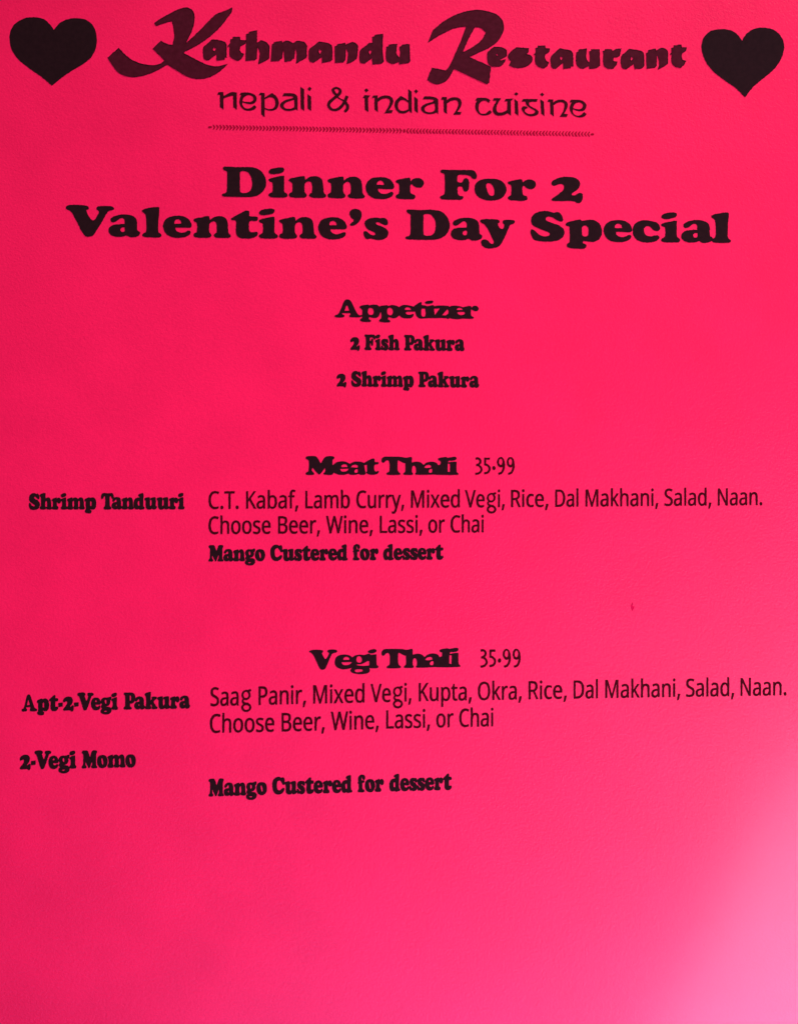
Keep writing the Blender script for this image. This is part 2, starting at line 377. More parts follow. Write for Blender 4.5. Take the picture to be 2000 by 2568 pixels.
# ------------------------------------------------------------------ heavy serif lettering: glyphs traced from the headline
# glyph: (left edge x, baseline y, cap height in the same units, x scale, outline)
HEAVY = {
'D': (58, 333, 266, 1, "68,82 76,68 100,66 200,68 300,66 360,76 410,105 440,150 452,200 445,245 420,285 380,315 330,330 260,334 100,333 70,330 58,318 68,306 90,298 100,285 104,200 104,120 98,106 80,98 | o 222,112 250,104 285,112 310,140 325,185 326,230 315,268 290,292 250,298 226,292 219,275 219,200 220,130"),
'i': (472, 339, 266, 1, "472,182 490,170 540,156 590,147 612,146! 612,200 612,280 618,294 636,306 642,320 632,334 600,340 520,340 484,334 472,320 480,306 500,294 508,280 508,220 502,206 480,196 | 474,110 490,90 530,78 580,72 608,80 612,96 600,115 560,128 510,134 480,126"),
'n': (652, 342, 266, 1, "652,186 664,174 720,160 775,149 792,152 796,168 800,182! 830,160 870,149 910,152 942,172 956,205 962,280 968,300 984,318 980,334 950,342 870,341 842,334 832,320 840,306 856,294 860,270 858,225 850,205 830,196 805,206 794,226 792,270 796,294 808,308 812,324 800,338 760,343 690,342 660,334 652,318 662,302 680,292 684,270 684,225 678,210 662,200"),
'm': (652, 342, 266, 1, "652,186 664,174 720,160 775,149 792,152 796,168 800,182! 830,160 870,149 910,152 945,166 962,182! 992,160 1032,149 1072,152 1104,172 1118,205 1124,280 1130,300 1146,318 1142,334 1112,342 1032,341 1004,334 994,320 1002,306 1018,294 1022,270 1020,225 1012,205 992,196 970,206 960,226 958,270 960,294 972,308 974,324 962,338 930,343 866,341 842,334 832,320 840,306 856,294 860,270 858,225 850,205 830,196 805,206 794,226 792,270 796,294 808,308 812,324 800,338 760,343 690,342 660,334 652,318 662,302 680,292 684,270 684,225 678,210 662,200"),
'e': (1334, 349, 266, 1, "1334,255 1342,215 1372,178 1420,160 1475,156 1530,166 1568,192 1586,225 1588,250 1570,262 1500,262 1445,262! 1448,282 1470,300 1505,306 1535,298 1556,287 1576,290 1580,308 1562,330 1520,347 1460,353 1400,343 1356,312 | o 1435,226! 1438,205 1455,190 1478,191 1494,206 1497,226!"),
'r': (894, 368, 266, 1, "894,212 910,198 960,186 1015,178 1024,186 1028,208! 1050,188 1085,179 1120,186 1143,210 1142,240 1120,262 1088,266 1058,254 1040,238 1028,238! 1024,260 1026,300 1034,318 1062,330 1070,345 1064,362 1030,370 930,368 902,360 894,346 904,332 920,322 926,305 926,250 920,232 902,224"),
'F': (294, 360, 264, 1, "296,108 310,97 350,96 450,98 575,97 600,108 616,140 614,168 600,178 580,172 560,152 530,142 470,140 450,148 446,165 446,195 456,206 485,206 496,190 505,174 525,169 545,182 550,215 546,262 532,284 510,286 496,268 486,246 462,244 450,252 449,290 454,312 470,324 494,330 498,344 484,358 440,361 320,360 298,352 294,338 306,326 328,316 334,300 336,220 334,150 324,132 302,122"),
'P': (294, 360, 264, 1, "296,108 310,97 350,96 470,96 540,104 584,130 600,175 588,220 550,252 490,266 455,264! 452,300 458,318 474,328 496,334 498,348 484,358 440,361 320,360 298,352 294,338 306,326 328,316 334,300 336,220 334,150 324,132 302,122 | o 448,140 470,134 492,144 500,178 494,214 474,228 450,226 446,190"),
'o': (600, 362, 266, 1, "600,262 608,222 640,190 690,174 745,171 810,178 858,205 882,250 878,295 850,335 800,360 740,366 680,358 632,332 606,298 | o 704,235 712,215 735,212 755,228 772,262 776,300 766,320 744,322 726,306 712,272"),
'2': (1282, 370, 266, 1, "1282,218 1290,196 1330,170 1380,157 1440,154 1500,166 1530,190 1537,222 1520,258 1480,290 1464,304 1468,318 1490,316 1512,304 1540,295 1558,305 1560,335 1552,368 1530,386 1505,384 1486,372 1440,368 1300,370 1284,362 1292,346 1350,305 1388,268 1394,240 1380,222 1350,220 1320,232 1296,234"),
'V': (54, 328, 268, 1, "54,74 66,56 100,48 180,46 235,52 258,64 260,82 240,94 245,115 270,160 290,182 312,178 340,135 352,108 345,96 330,84 332,66 350,56 410,53 460,56 486,70 482,86 440,98 425,115 370,210 310,305 295,322 260,330 230,326 210,305 160,210 110,120 95,102 66,90"),
'a': (434, 334, 266, 1, "452,186 462,166 500,146 560,134 625,140 668,158 686,190 688,240 692,275 710,288 714,305 698,325 660,336 620,336 592,322 570,330 530,335 480,330 446,310 434,280 444,250 475,230 530,222 575,220! 576,190 566,172 545,168 520,184 490,204 465,204 | o 540,270 552,252 578,250! 578,280 568,290 548,288"),
'l': (730, 337, 266, 1, "730,108 742,92 800,76 860,68 884,72 886,90 880,180 876,270 882,296 902,312 904,328 885,338 800,340 748,334 732,320 744,304 764,290 770,260 768,180 762,140 748,124"),
't': (-73, 346, 266, 1, "-73,176 -60,164 0,130 50,104 78,100 90,112 90,145 100,150 150,152 164,160 164,182 150,192 100,192 90,200 86,250 90,280 106,292 135,290 158,288 166,300 155,325 110,345 50,350 0,342 -25,315 -30,270 -28,200 -40,188 -68,186"),
"'": (978, 350, 266, 1, "978,125 985,100 1010,84 1045,82 1075,98 1088,130 1080,168 1055,205 1020,228 992,232 982,222 992,208 1012,192 1014,178 992,160"),
's': (1102, 355, 266, 1, "1112,220 1118,195 1150,172 1205,162 1250,166 1285,164 1308,176 1320,205 1316,225 1290,228 1255,212 1230,203 1214,210 1225,226 1270,242 1310,268 1324,300 1312,335 1275,355 1215,360 1165,350 1130,354 1112,335 1102,305 1108,286 1128,284 1155,305 1180,318 1205,316 1206,300 1180,285 1135,262"),
'y': (790, 327, 266, 1, "790,158 800,144 850,137 920,138 958,146 962,164 950,178 958,205 985,224 1000,212 1004,188 994,174 990,158 1002,146 1050,142 1090,146 1100,160 1088,176 1060,186 1046,215 1012,290 980,355 950,382 890,398 850,396 815,380 800,350 806,328 830,318 860,328 885,354 905,356 912,340 900,310 860,230 828,186 806,174"),
'S': (1238, 335, 266, 1, "1244,158 1250,120 1285,88 1340,70 1400,70 1440,84 1475,76 1505,90 1526,130 1524,156 1505,162 1475,150 1430,125 1395,118 1375,130 1378,150 1420,170 1490,195 1530,225 1540,262 1520,305 1470,332 1400,340 1330,338 1270,325 1246,290 1238,250 1248,232 1272,240 1310,275 1355,292 1395,290 1410,276 1400,260 1350,240 1280,210 1250,185"),
'p': (356, 294, 228, 1, "356,165 370,150 420,136 470,128 480,140! 520,130 570,130 612,155 630,195 632,235 612,275 570,296 520,294 494,290! 488,305 512,318 514,334 498,348 440,350 385,344 364,330 370,312 384,302 388,280 386,200 382,182 362,176 | o 480,205 486,180 508,174 528,190 530,220 526,248 505,256 485,246"),
'c': (866, 297, 228, 1, "866,215 874,172 908,142 960,130 1000,134 1030,140 1055,150 1074,180 1072,202 1050,212 1025,205 1000,182 975,176 956,190 955,222 972,246 1005,252 1035,245 1060,246 1070,262 1055,282 1010,298 960,300 905,285 874,250"),
'A': (86, 276, 183, 1, "86,266 95,256 120,248 142,215 184,114 198,98 220,93 240,102 260,134 320,235 345,252 368,260 368,272 345,276 260,276 244,270 240,260 254,248 248,230! 160,230! 158,244 178,258 178,270 160,275 100,276 | o 178,212! 204,148! 216,148! 242,212!"),
'z': (1140, 286, 183, 1, "1150,158! 1180,162 1292,160 1298,172 1218,262! 1256,262 1280,240 1298,238 1304,255 1298,290 1280,296 1266,286 1142,286 1138,274 1208,188! 1184,188 1166,212 1148,214 1144,190"),
'M': (68, 242, 182, 1, "70,74 82,62 110,60 165,61 185,75 218,130 226,132 260,72 285,60 330,60 352,68 352,80 340,92 336,110 334,200 340,222 356,232 356,240 330,243 262,242 248,234 254,224 268,212 270,160! 262,164 214,238 196,238 134,160! 128,195 134,216 148,226 150,238 130,243 80,243 68,236 72,224 90,214 96,190 98,110 92,92 76,84"),
'T': (838, 244, 181, 1, "838,100 846,78 870,64 957,66 1044,64 1068,78 1076,100 1076,118 1062,124 1042,116 1029,96 1006,94 996,110 996,190 1002,212 1022,224 1026,238 1009,244 957,245 905,244 888,238 892,224 912,212 918,190 918,110 908,94 885,96 872,116 852,124 838,118"),
'h': (730, 338, 266, 1, "730,108 742,92 800,76 860,68 884,72 886,90 882,174! 914,155 954,145 994,148 1026,168 1040,200 1046,275 1052,296 1068,314 1064,330 1034,338 954,337 926,330 916,316 924,302 940,290 944,266 942,221 934,201 914,192 889,202 878,222 876,266 880,290 892,304 896,320 884,334 844,339 774,338 744,330 736,316 746,300 764,290 768,260 768,180 762,140 748,124"),
'u': (650, 343, 266, 1, "650,176 660,162 720,152 782,150 794,165 794,270 802,292 824,296 846,284 854,262 854,210 846,192 826,186 818,174 828,162 890,152 950,150 962,165 960,280 966,298 988,304 992,318 975,334 920,345 880,343 864,326! 830,342 780,348 720,340 692,312 686,270 684,215 678,198 658,190"),
'k': (730, 338, 266, 1, "730,108 742,92 800,76 860,68 884,72 886,90 880,212! 934,176 922,164 924,151 960,147 1030,147 1052,156 1050,172 1030,180 1005,190 968,220 1020,288 1040,304 1066,314 1068,330 1045,338 940,338 922,330 926,316 936,306 900,258 880,266! 880,292 896,308 898,326 880,337 800,340 748,334 732,320 744,304 764,290 770,260 768,180 762,140 748,124"),
'C': (945, 300, 212, .585, "945,190 950,140 975,105 1010,88 1040,90 1060,102 1085,95 1100,110 1104,150 1100,178 1085,182 1072,160 1050,132 1025,128 1005,150 1000,195 1008,240 1030,258 1055,250 1080,230 1098,230 1100,248 1085,275 1055,296 1020,302 980,288 955,250"),
'd': (858, 286, 207, .585, "858,215 865,175 885,148 915,138 932,142! 934,122 918,112 922,98 950,84 975,82 980,95 978,180 980,255 995,268 990,282 965,288 935,290 924,278! 905,286 880,284 862,258 | o 905,200 912,180 928,178 934,195 934,240 925,248 908,235"),
'f': (450, 291, 210, .585, "450,175 462,165! 455,135 462,105 485,84 515,82 540,98 544,125 530,140 515,132 508,112 498,108 495,130 500,150 528,152 535,162 530,175 508,178 506,190 508,250 518,262 532,272 534,285 515,292 465,290 450,282 455,268 464,255 462,190 456,184"),
'g': (612, 303, 210, .585, "615,205 625,170 655,152 690,152 712,150 738,142 745,155 738,178 728,188 730,215 712,245 680,258 665,262 672,270 710,272 738,285 745,312 735,340 705,358 660,360 625,348 612,325 620,302 632,290 618,272 622,252 632,240! | o 658,200 662,180 672,174 684,182 688,210 680,232 668,228 | o 648,325 665,316 690,318 694,328 675,338 655,334"),
'-': (248, 290, 225, .585, "248,192! 304,184! 304,234! 250,240!"),
}
HCACHE = {}
def heavy(chr_):
    """outline in cap-height units, y up from the baseline, width in headline proportion"""
    if chr_ not in HCACHE:
        x0, yb, cap, xs, s = HEAVY[chr_]
        cs = []
        for h, p in parse(s):
            q = smooth(p, 5); q = np.stack([(q[:, 0] - x0) / cap / xs, (yb - q[:, 1]) / cap], 1)
            cs.append((h, q))
        HCACHE[chr_] = (cs, max(q[:, 0].max() for _, q in cs))
    return HCACHE[chr_]

def line_fn(pts):
    xs, ys = zip(*pts)
    if len(pts) == 2:
        k = (ys[1] - ys[0]) / (xs[1] - xs[0]); return lambda x: ys[0] + k * (x - xs[0])
    def f(x):
        r = np.interp(x, xs, ys)
        k0 = (ys[1] - ys[0]) / (xs[1] - xs[0]); k1 = (ys[-1] - ys[-2]) / (xs[-1] - xs[-2])
        return np.where(x < xs[0], ys[0] + k0 * (x - xs[0]), np.where(x > xs[-1], ys[-1] + k1 * (x - xs[-1]), r))
    return f

def heavy_at(chr_, x, base, cap, xs, bold=0.0):
    out = []
    for h, q in heavy(chr_)[0]:
        px = x + q[:, 0] * cap * xs
        p = orient(np.stack([px, base(px) - q[:, 1] * cap], 1), h)
        out.append(outset(p, bold) if bold else p)
    return out
def heavy_word(word, xl, xr, base, cap, gap=0.03, kern=None, bold=0.0):
    pos = []; x = 0
    for i, c in enumerate(word):
        x += (kern or {}).get(word[i - 1:i + 1], 0) if i else 0
        pos.append(x); x += heavy(c)[1] + gap
    width = pos[-1] + heavy(word[-1])[1]
    xs = (xr - xl - 2 * bold) / cap / width; out = []
    for c, p in zip(word, pos): out += heavy_at(c, xl + bold + p * cap * xs, base, cap, xs, bold)
    return out

# ------------------------------------------------------------------ thin sans lettering (outlines in 1/480 cap height)
SANS = json.loads("""{",":[180,[[28,-87,47,-3,61,78,124,78,129,71,104,-8,71,-87]]],".":[180,[[89,-9,79,-8,69,-5,60,1,54,10,50,22,48,36,50,51,54,63,60,71,69,77,79,80,89,81,100,80,110,77,119,71,126,63,130,51,132,36,130,22,126,10,119,1,110,-5,100,-8]]],"B":[437,[[65,0,65,480,202,480,244,478,281,473,312,465,338,453,358,437,373,417,381,391,384,361,382,334,374,311,361,290,343,274,320,262,293,255,293,251,312,247,331,241,348,234,363,224,376,212,386,197,394,180,399,160,400,136,397,106,389,79,375,55,356,36,331,20,303,9,270,2,234,0],[126,275,214,275,243,277,266,280,285,286,299,295,312,310,319,330,322,354,319,378,309,397,294,411,278,418,258,424,233,427,205,428,126,428],[126,51,222,51,252,53,276,57,296,65,311,76,325,94,333,116,336,141,333,165,324,185,310,202,294,212,274,219,248,224,218,225,126,225]]],"C":[424,[[261,-7,226,-5,194,1,165,10,139,24,116,40,96,60,79,83,65,109,55,139,47,170,42,204,41,240,43,276,48,309,56,340,67,368,82,395,100,418,121,438,146,455,173,469,203,478,236,484,271,486,308,484,342,479,374,470,404,458,379,407,330,425,311,430,292,432,271,433,234,430,202,420,173,404,149,381,130,353,116,320,108,282,105,240,107,197,115,160,128,127,146,98,169,76,198,59,231,50,270,46,330,52,385,65,385,13,329,-2]]],"D":[490,[[65,0,65,480,213,480,248,478,281,473,311,464,338,453,363,438,385,419,404,398,420,374,433,346,442,315,447,282,449,244,445,187,433,138,412,96,383,61,347,35,304,15,255,4,199,0],[126,52,191,52,276,64,337,99,373,159,385,242,383,287,374,326,359,358,338,383,312,403,281,417,245,425,204,428,126,428]]],"K":[416,[[65,0,65,480,126,480,126,243,167,289,208,334,338,480,408,480,218,271,416,0,345,0,175,229,126,186,126,0]]],"L":[352,[[65,0,65,480,126,480,126,54,335,54,335,0]]],"M":[609,[[65,0,65,480,154,480,302,87,305,87,455,480,544,480,544,0,484,0,484,295,486,364,489,420,486,420,326,0,277,0,119,420,116,420,120,364,121,291,121,0]]],"N":[510,[[65,0,65,480,135,480,391,83,394,83,392,115,390,162,389,209,389,480,445,480,445,0,375,0,118,398,116,398,119,340,121,268,121,0]]],"O":[525,[[263,-7,227,-5,194,1,165,11,139,24,116,41,96,61,79,84,65,111,55,140,47,171,42,205,41,241,42,277,47,310,55,341,65,370,79,396,96,419,116,439,139,456,165,470,195,479,227,485,263,487,298,485,329,479,358,470,384,456,407,440,427,420,444,397,458,370,469,341,477,310,482,277,484,240,482,204,477,171,469,139,458,110,444,84,427,61,407,41,384,24,358,11,329,1,297,-5],[263,46,301,49,333,59,361,75,382,98,399,126,410,159,417,198,420,240,417,283,410,321,399,354,382,382,361,405,334,421,301,431,263,434,225,431,193,421,165,405,143,382,126,354,114,321,107,283,105,240,107,198,114,159,126,126,143,98,165,75,192,59,225,49]]],"P":[406,[[65,0,65,480,192,480,236,477,273,470,304,459,329,443,348,422,361,398,369,370,372,338,370,313,364,288,354,264,344,248,330,233,314,220,294,208,272,199,245,192,215,188,181,187,126,187,126,0],[126,238,174,238,206,240,234,244,257,251,276,261,291,274,301,290,308,311,310,336,306,364,296,387,280,405,263,415,242,422,216,426,187,428,126,428]]],"R":[418,[[65,0,65,480,197,480,239,477,275,471,305,460,329,446,348,426,361,403,369,375,372,343,370,319,366,298,358,279,348,264,336,250,322,239,307,229,292,221,276,215,408,0,337,0,221,198,126,198,126,0],[126,249,197,249,225,251,248,255,267,262,283,272,298,290,307,313,310,340,306,369,297,391,281,407,265,416,245,422,222,426,194,427,126,427]]],"S":[369,[[166,-7,140,-6,115,-4,91,-1,70,4,51,9,34,16,34,74,94,54,119,50,143,47,169,46,194,47,216,51,234,57,249,66,265,82,274,101,277,123,276,138,272,151,267,163,258,173,247,183,232,192,164,222,135,233,110,246,89,261,72,276,58,294,48,314,42,338,40,364,42,388,49,410,60,429,74,446,92,460,114,471,132,478,151,483,172,485,193,486,219,485,243,483,266,479,287,473,307,467,326,459,307,408,253,426,233,430,213,432,192,433,165,431,142,425,124,414,112,400,104,383,101,363,103,348,106,335,111,323,120,313,131,303,144,294,206,267,233,256,257,245,278,233,296,221,310,207,322,191,330,173,335,152,337,128,334,98,326,72,311,48,291,29,266,13,236,2,203,-4]]],"T":[373,[[156,0,156,426,7,426,7,480,366,480,366,426,217,426,217,0]]],"V":[403,[[171,0,0,480,63,480,171,172,189,117,201,67,214,117,232,173,339,480,403,480,232,0]]],"W":[625,[[135,0,8,480,71,480,146,187,160,127,169,73,179,130,194,190,279,480,341,480,429,188,445,127,455,73,465,127,479,187,553,480,616,480,488,0,427,0,334,314,323,353,314,388,310,409,303,372,287,312,196,0]]],"a":[377,[[144,-7,121,-5,100,0,80,8,63,19,49,34,39,52,33,74,31,100,34,125,41,148,55,167,73,183,97,196,127,206,162,212,203,215,265,217,265,238,262,265,256,286,245,301,230,311,212,316,190,318,172,317,154,315,136,310,89,291,71,335,87,343,106,350,126,357,148,362,170,365,193,366,224,364,251,359,273,350,291,337,305,321,314,300,320,275,322,245,322,0,279,0,268,51,265,51,249,33,233,19,216,7,196,0,173,-5],[158,41,187,44,212,52,234,66,247,80,256,98,262,119,264,144,264,176,211,174,180,172,154,167,133,161,118,152,103,138,95,121,92,99,94,81,100,66,110,55,124,47,140,43]]],"b":[413,[[228,-7,201,-5,178,0,158,9,142,20,128,32,116,46,111,46,99,0,57,0,57,510,116,510,116,386,115,344,113,312,116,312,128,327,142,339,158,351,178,359,201,364,228,366,260,363,288,354,313,340,335,319,353,293,366,261,374,223,376,180,374,137,366,99,353,67,335,40,313,20,288,5,259,-4],[219,42,242,45,261,51,278,62,291,78,302,98,309,121,313,149,315,181,309,240,291,283,260,308,218,317,191,315,169,309,152,298,138,284,129,265,122,242,118,214,116,182,116,179,118,148,122,121,128,97,138,78,151,62,169,51,192,45]]],"c":[322,[[201,-7,178,-5,156,-2,136,4,117,13,99,24,83,38,70,54,58,73,49,95,42,120,38,147,37,178,38,210,42,238,49,264,59,286,71,306,85,322,101,336,119,347,139,356,160,362,182,365,206,367,259,361,300,347,282,298,244,310,204,315,158,306,125,281,105,238,98,179,100,148,105,121,113,98,124,79,138,64,156,53,177,46,201,44,220,45,237,47,253,50,294,65,294,13,254,-2]]],"d":[413,[[185,-7,153,-4,124,5,99,20,77,40,60,66,47,98,39,136,37,179,39,223,47,261,60,293,78,319,100,340,125,355,153,364,185,367,211,365,234,360,254,351,270,340,285,328,297,314,301,314,299,339,297,367,297,510,356,510,356,0,308,0,300,48,297,48,285,34,271,21,254,9,234,0,211,-5],[194,42,221,44,243,50,261,60,274,74,284,91,292,113,296,138,298,168,298,179,296,210,292,238,285,262,275,282,262,297,244,309,221,315,193,318,171,315,152,308,135,296,122,280,111,259,104,235,100,208,98,178,100,148,104,121,111,98,122,78,135,62,152,51,171,45]]],"e":[379,[[210,-7,185,-5,162,-2,140,5,120,14,101,26,85,40,71,57,59,76,49,98,42,122,38,149,37,177,38,206,42,232,48,257,57,279,68,299,81,316,96,331,112,344,131,354,151,361,173,365,196,367,218,365,239,362,258,355,276,347,296,331,313,312,327,290,335,271,340,250,343,228,345,204,345,169,98,169,101,140,107,115,116,93,129,76,146,62,165,52,188,46,213,44,235,44,255,46,274,50,328,69,328,17,274,-1,255,-4,234,-6],[99,216,283,216,280,244,273,269,262,290,245,306,223,315,195,318,169,315,147,306,129,291,118,276,109,259,103,238]]],"f":[231,[[73,0,73,314,10,314,10,342,73,362,73,383,75,415,81,443,91,465,104,483,121,497,141,506,164,512,190,514,229,510,260,502,244,455,220,462,191,465,173,463,158,457,147,446,139,430,134,409,132,383,132,360,223,360,223,314,132,314,132,0]]],"h":[415,[[57,0,57,510,116,510,116,361,113,310,117,310,130,327,146,341,164,352,185,360,206,364,229,366,260,364,287,358,309,348,328,335,342,317,352,294,359,267,361,234,361,0,302,0,302,230,297,268,282,295,257,312,222,317,194,315,171,309,152,298,139,283,129,264,122,242,118,216,116,186,116,0]]],"i":[173,[[87,420,78,421,70,424,62,429,57,436,54,446,52,457,54,469,57,479,62,486,70,491,78,494,87,495,96,494,104,491,111,486,117,479,120,469,122,457,120,446,117,436,111,429,104,424,96,421],[57,0,57,360,116,360,116,0]]],"k":[359,[[57,0,57,510,116,510,116,244,115,216,113,185,116,185,128,201,144,221,158,238,273,360,343,360,197,206,353,0,281,0,156,168,116,132,116,0]]],"l":[173,[[57,0,57,510,116,510,116,0]]],"m":[628,[[57,0,57,360,105,360,113,311,117,311,129,328,144,342,162,353,182,361,202,365,223,367,262,363,293,352,317,333,333,306,336,306,350,325,366,340,386,352,407,360,429,365,452,367,481,365,505,359,526,349,543,335,557,317,566,295,572,267,574,234,574,0,515,0,515,232,511,269,497,296,474,312,442,317,418,315,397,309,380,300,367,287,357,270,350,250,346,226,345,199,345,0,286,0,286,232,281,269,268,296,245,312,212,317,187,315,166,309,150,298,137,283,128,265,121,242,117,216,116,187,116,0]]],"n":[415,[[57,0,57,360,105,360,113,311,117,311,130,328,146,342,165,353,186,361,208,365,230,367,261,365,287,359,309,349,328,335,342,317,352,295,359,267,361,234,361,0,302,0,302,230,297,268,282,295,257,312,222,317,194,315,171,309,153,298,139,283,129,265,122,242,118,216,116,187,116,0]]],"o":[406,[[202,-7,179,-5,157,-1,136,6,117,15,100,27,84,42,70,59,58,79,49,101,42,125,38,152,37,181,40,223,48,260,62,292,82,318,106,339,135,355,168,364,204,367,228,365,250,361,271,354,290,345,308,333,324,318,337,301,349,282,358,260,365,236,369,209,370,181,367,139,359,101,345,69,325,42,300,21,271,6,239,-4],[203,42,229,45,251,52,269,63,283,80,295,100,303,123,307,150,309,181,307,211,303,238,295,261,283,281,269,297,251,308,229,315,203,317,177,315,155,308,137,297,123,281,112,261,104,238,100,211,98,181,100,150,104,123,112,100,123,80,138,63,156,52,178,45]]],"p":[413,[[57,-161,57,360,105,360,113,311,116,311,128,326,142,339,158,351,178,360,201,365,228,367,260,364,288,355,314,341,335,320,353,294,366,262,374,224,376,181,374,137,366,100,353,68,335,41,313,20,288,5,260,-4,228,-7,202,-5,179,0,159,9,142,20,128,32,116,46,112,46,115,17,116,-13,116,-161],[219,42,240,44,258,50,273,60,286,74,296,90,305,110,310,132,314,155,315,181,313,211,309,237,302,260,291,280,278,296,261,308,241,315,218,317,192,315,171,309,153,300,140,286,130,269,123,247,118,222,116,192,116,181,118,149,122,122,128,98,138,78,151,63,169,51,192,45]]],"r":[277,[[57,0,57,360,105,360,112,294,115,294,128,313,143,330,160,345,179,357,201,364,225,367,247,366,267,363,260,308,241,312,221,313,203,311,186,306,169,298,154,286,141,272,131,256,123,236,118,215,116,192,116,0]]],"s":[322,[[148,-7,124,-6,102,-4,83,-1,66,4,50,9,35,16,35,70,87,50,107,45,128,42,149,41,176,43,198,47,214,55,225,66,232,79,234,94,234,103,231,111,227,118,221,125,212,133,200,140,146,164,86,191,71,200,58,211,48,223,40,237,36,253,34,271,38,299,51,323,72,342,92,353,115,360,140,365,169,367,191,366,211,364,231,360,284,343,264,296,216,312,200,315,183,318,165,318,143,317,124,313,110,307,99,298,93,287,91,275,92,265,95,257,99,249,107,243,116,236,129,229,183,206,242,180,257,170,269,159,279,147,286,133,290,118,291,99,289,75,282,53,270,35,253,20,231,8,207,0,179,-5]]],"t":[242,[[167,-7,149,-6,132,-2,115,3,100,11,87,22,77,37,68,55,63,78,62,105,62,314,11,314,11,343,62,366,86,443,121,443,121,360,225,360,225,314,121,314,121,106,123,86,128,70,137,57,148,49,162,43,177,42,205,44,228,49,228,4,201,-4]]],"u":[415,[[184,-7,153,-5,127,1,104,11,86,25,72,42,61,65,55,92,53,124,53,360,113,360,113,128,118,91,133,64,158,48,193,42,220,44,243,51,262,61,276,76,286,95,293,117,297,143,299,173,299,360,358,360,358,0,310,0,301,48,298,48,285,31,269,17,250,6,229,-1,207,-5]]],"x":[355,[[12,0,142,184,18,360,85,360,178,224,270,360,336,360,212,184,343,0,276,0,178,144,79,0]]],"y":[343,[[56,-161,28,-160,7,-156,7,-109,25,-111,47,-113,66,-111,83,-105,97,-95,108,-82,118,-67,127,-49,146,-1,1,360,64,360,142,155,160,104,172,57,175,57,187,101,206,156,279,360,343,360,187,-50,177,-74,166,-96,153,-115,139,-131,122,-144,103,-154,81,-159]]]}""")
def sans_g():
    k = 480 / 180; f = lambda p, h: orient(np.stack([(p[:, 0] - 1426) * k / 0.72, (248 - p[:, 1]) * k], 1), h)
    cs = [f(ellipse(1489, 148, 47, 51), False), f(ellipse(1489, 148, 25, 31), True),
          f(stroke([(1502, 112, 20), (1520, 106, 22), (1540, 98, 22)]), False),
          f(stroke([(1466, 186, 20), (1455, 206, 20), (1464, 225, 22), (1490, 234, 24), (1512, 236, 24)]), False),
          f(ellipse(1492, 271, 52, 45), False), f(ellipse(1492, 271, 29, 23), True)]
    return [int(122 * k / 0.72), [(c * 1.0) for c in cs]]
GG = sans_g()
def sans(c):
    if c == 'g': return GG[0], GG[1]
    a, cs = SANS[c]
    return a, [np.array(q, float).reshape(-1, 2) for q in cs]
def sans_word(word, xl, xr, base, cap, ox=0.95, oy=0.55):
    gl = []; x = 0; lo = 1e9; hi = -1e9
    for c in word:
        a, cs = sans(c)
        cs = [q + np.array([x, 0]) for q in cs]
        lo = min(lo, min(q[:, 0].min() for q in cs)); hi = max(hi, max(q[:, 0].max() for q in cs))
        gl += [(c, q) for q in cs]; x += a
    out = []
    f = (xr - xl - 2 * ox) / (hi - lo)
    for c, q in gl:
        px = xl + ox + (q[:, 0] - lo) * f
        cp = cap(px) if callable(cap) else cap
        p = np.stack([px, base(px) - q[:, 1] / 480 * cp], 1)
        hole = (area2(q) > 0) if c != 'g' else (area2(q) < 0)
        p = orient(p, hole)
        out.append(p if c == 'g' else outset(p, ox, oy))
    return out

# ------------------------------------------------------------------ headline, two lines
def heavy_line(name, items, base, cap, xs=1.0, bold=0.0, mat=M_BLACK, jit=0.28):
    out = []
    for c, x in items: out += heavy_at(c, x, base, cap, xs, bold)
    return printed(name, [(rough(out, jit), LIFT)], [mat])
B1 = line_fn([(600, 493.8), (1420, 504.4)])
heavy_line('headline', [('D', 556.4), ('i', 673.2), ('n', 724), ('n', 821), ('e', 916.4), ('r', 991.5), ('F', 1103), ('o', 1189.3), ('r', 1272.3), ('2', 1381.7)], B1, 75.1)
B2 = line_fn([(230, 593.0), (670, 598.0), (1050, 601.0), (1680, 607.8), (1830, 608.6)])
heavy_line('headline', [('V', 165.2), ('a', 272.5), ('l', 356), ('e', 409), ('n', 485.2), ('t', 579.4), ('i', 649), ('n', 699.9), ('e', 797.5), ("'", 876), ('s', 911),
           ('D', 1016), ('a', 1129.5), ('y', 1202.9), ('S', 1329.3), ('p', 1417.2), ('e', 1512.3), ('c', 1585.1), ('i', 1656.5), ('a', 1706.9), ('l', 1782)], B2, 75.1)

